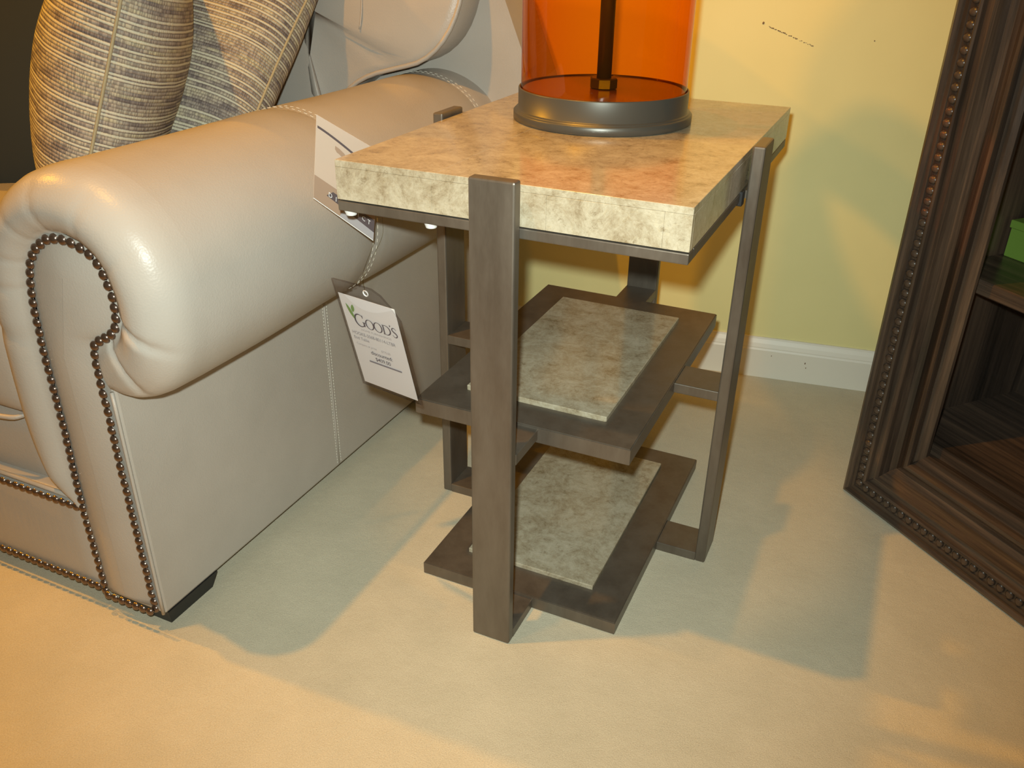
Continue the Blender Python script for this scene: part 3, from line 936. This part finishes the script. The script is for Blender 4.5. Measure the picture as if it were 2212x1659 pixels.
# the string: two strands from the rail down to the hole
hw = TM @ Vector((0.047, 0.0140, 0))
bm = tube(catmull([Vector((-0.1520, -0.2885, 0.5530)), Vector((-0.1510, -0.292, 0.53)), Vector((hw.x - .001, hw.y, hw.z + .02)), hw], 5), 0.00035, 5)
tube(catmull([Vector((-0.1430, -0.2885, 0.5530)), Vector((-0.1430, -0.292, 0.53)), Vector((hw.x + .001, hw.y, hw.z + .02)), hw], 5), 0.00035, 5, bm)
inv = TM.inverted()
for v in bm.verts: v.co = inv @ v.co
obj('string', bm, M['string'], tag_t)

# photo card hanging behind the corner of the table
ca = [Vector((-0.2518, -0.2461, 0.6472)), Vector((-0.2702, -0.2427, 0.5461)), Vector((-0.228, -0.1833, 0.4811)), Vector((-0.2085, -0.1868, 0.5977))]
card = empty('photo_card', 'glossy photo card with a dark lettered band hanging behind the left table corner', 'card', tuple(ca[1]))
TL_, BL_, BR_, TR_ = ca
nrm = (BR_ - BL_).cross(TL_ - BL_).normalized()
if nrm.dot(Vector((0.37, -1.07, .84)) - BL_) < 0: nrm = -nrm


def cp(u, v, d=0.0):   # u along the width, v upwards
    return BL_.lerp(BR_, u).lerp(TL_.lerp(TR_, u), v) + nrm * d - ca[1]


bm = bmesh.new()
q = [cp(0, 0, -.0004), cp(1, 0, -.0004), cp(1, 1, -.0004), cp(0, 1, -.0004)]; q2 = [p + nrm * .0008 for p in q]
loft([q, q2], True, True, True, bm)
obj('card_board', bm, M['paper'], card)
def patch(pts, mat, d, name='print_area'):
    bm = bmesh.new(); f = bm.faces.new([bm.verts.new(cp(u, v, d)) for u, v in pts]); bmesh.ops.triangulate(bm, faces=[f])
    o = obj(name, bm, mat, card); return o
patch([(0, .012), (1, .012), (1, 1), (0, 1)], M['photo'], .0006)
patch([(0, .012), (1, .012), (1, .66), (0, .60)], M['photodark'], .00065)
patch([(.42, .015), (1, .015), (1, .12), (.50, .13)], M['photogrey'], .0007)
patch([(.20, .15), (1, .10), (1, .24), (.30, .24)], M['photoband'], .0008)
arc1 = [(0.0 + .52 * math.sin(t * PI / 2), 0.30 + .54 * math.cos(t * PI / 2)) for t in [k / 12 for k in range(13)]]
patch([(0, .30)] + arc1, M['photo'], .00075)
arc2 = [(0.02 + .80 * k / 10, .86 - .10 * (k / 10) ** 1.5) for k in range(11)]
patch(arc2 + [(u, v + .028) for u, v in arc2[::-1]], M['photoband'], .0009)
arc3 = [(.30 + .45 * math.sin(t * PI / 2), .32 + .46 * math.cos(t * PI / 2)) for t in [k / 10 for k in range(11)]]
arc3b = [(.30 + .38 * math.sin(t * PI / 2), .32 + .40 * math.cos(t * PI / 2)) for t in [k / 10 for k in range(11)]]
patch(arc3 + arc3b[::-1], M['photodark'], .0007)
for k, chh in enumerate('DISTRICT'):
    u0 = 0.26 + k * 0.092
    cu = bpy.data.curves.new('t', 'FONT'); cu.body = chh; cu.size = 0.0085; cu.align_x = 'CENTER'; cu.resolution_u = 2
    to = bpy.data.objects.new('t', cu); C.objects.link(to)
    me = bpy.data.meshes.new_from_object(to.evaluated_get(bpy.context.evaluated_depsgraph_get()))
    bpy.data.objects.remove(to)
    X = (BR_ - BL_).normalized(); Y = (TL_ - BL_).normalized()
    base = cp(u0, .155, .0012)
    for v in me.vertices: v.co = base + X * v.co.x + Y * v.co.y
    me.materials.clear()
    link('lettering', me, M['paper'], card)
obj('string', tube([cp(.85, .75), Vector((-0.2026, -0.20, 0.561)) - ca[1]], 0.0003, 4), M['string'], card)

# ------------------------------------------------------------------ bookcase
CA = math.atan2(-0.674, 0.739)
K = empty('bookcase', 'dark carved wooden bookcase with beaded frame standing against the right side', 'bookcase', (0.391, 0.267, 0), CA)
# local: x along the face, y into the case, z up
BW, BH, BD = 1.02, 1.50, 0.34
pf = [(0, 0.030), (0, 0.0), (0.003, -0.005), (0.009, -0.0085), (0.014, -0.006), (0.0155, -0.003), (0.0215, -0.003), (0.0225, -0.001), (0.0395, -0.001), (0.0405, -0.008), (0.0435, -0.0095), (0.0465, -0.008), (0.048, -0.002), (0.0560, -0.001), (0.0575, -0.0045), (0.0600, -0.0045), (0.062, 0.000), (0.068, 0.008), (0.078, 0.018), (0.090, 0.022), (0.098, 0.018), (0.102, 0.012), (0.108, 0.011), (0.112, 0.016), (0.116, 0.024), (0.126, 0.027), (0.136, 0.031), (0.140, 0.036), (0.140, 0.060)]


def mould(p0, p1, inn, mat):
    """mitred moulding from corner p0 to p1, inn = unit vector towards the opening"""
    p0, p1, inn = Vector(p0), Vector(p1), Vector(inn)
    al = (p1 - p0).normalized()
    rings = []
    Ltot = (p1 - p0).length
    for e in (0, 1):
        R = []
        for s, d in pf:
            sx_, sz_ = s - 0.75 * max(d, 0), s - 0.42 * max(d, 0)
            if s <= 0: sx_ = sz_ = 0
            up_ = abs(al.z) > 0.5
            sa, si = (sz_, sx_) if up_ else (sx_, sz_)
            base = (p0 + al * sa) if e == 0 else (p1 - al * sa)
            R.append(base + inn * si + Vector((0, d, 0)))
        rings.append(R)
    bm = loft(rings, True, True, True)
    return obj('frame_moulding', bm, mat, K)


mould((0, 0, 0), (0, 0, BH), (1, 0, 0), M['woodz'])
mould((0, 0, 0), (BW, 0, 0), (0, 0, 1), M['woodx'])
mould((BW, 0, 0), (BW, 0, BH), (-1, 0, 0), M['woodz'])
mould((0, 0, BH), (BW, 0, BH), (0, 0, -1), M['woodx'])
# beads in the channel
bmn = bmesh.new()
bmesh.ops.create_uvsphere(bmn, u_segments=10, v_segments=6, radius=1.0)
for v in bmn.verts: v.co = Vector((v.co.x * 0.0082, v.co.y * 0.0050, v.co.z * 0.0062))
bead_me = bpy.data.meshes.new('bead'); bmn.to_mesh(bead_me); bmn.free(); bead_me.materials.append(M['woodz'])
for p in bead_me.polygons: p.use_smooth = True
for k in range(72):
    o = bpy.data.objects.new('bead', bead_me); C.objects.link(o); o.parent = K; o.location = (0.031, -0.0015, 0.033 + k * 0.0153)
for k in range(61):
    o = bpy.data.objects.new('bead', bead_me); C.objects.link(o); o.parent = K; o.location = (0.0465 + k * 0.0153, -0.0015, 0.031); o.rotation_euler = (0, PI / 2, 0)
# carcass
obj('side_panel', box(0.004, 0.024, 0.031, BD, 0, BH), M['woodz'], K)
obj('side_panel', box(BW - .024, BW - .004, 0.031, BD, 0, BH), M['woodz'], K)
obj('back_panel', box(0.024, BW - .024, BD - .012, BD, 0, BH), M['woodz'], K)
obj('bottom_panel', box(0.024, BW - .024, 0.058, BD - .012, 0.112, 0.136), M['woodx'], K)
obj('top_panel', box(0.004, BW - .004, 0.031, BD, BH, BH + .02), M['woodx'], K)
for z in (0.405, 0.78, 1.12):
    bm = box(0.0245, BW - .0245, 0.062, BD - .0125, z - .022, z, 0.002, 1)
    o = obj('shelf', bm, M['woodx'], K)
bx = empty('green_box', 'lime green lidded box on the bookcase shelf', 'box', tuple(K.matrix_basis @ Vector((0, 0, 0)) if False else (0, 0, 0)))
Rk = Matrix.Rotation(CA, 4, 'Z')
kp = Matrix.Translation((0.391, 0.267, 0)) @ Rk
bx.matrix_world = kp @ Matrix.Translation((0.03, 0.180, 0.405))
obj('box_body', box(0.002, 0.168, 0.002, 0.118, 0, 0.046, 0.001, 1), M['green'], bx)
obj('box_lid', box(0, 0.170, 0, 0.120, 0.044, 0.056, 0.001, 1), M['green'], bx)
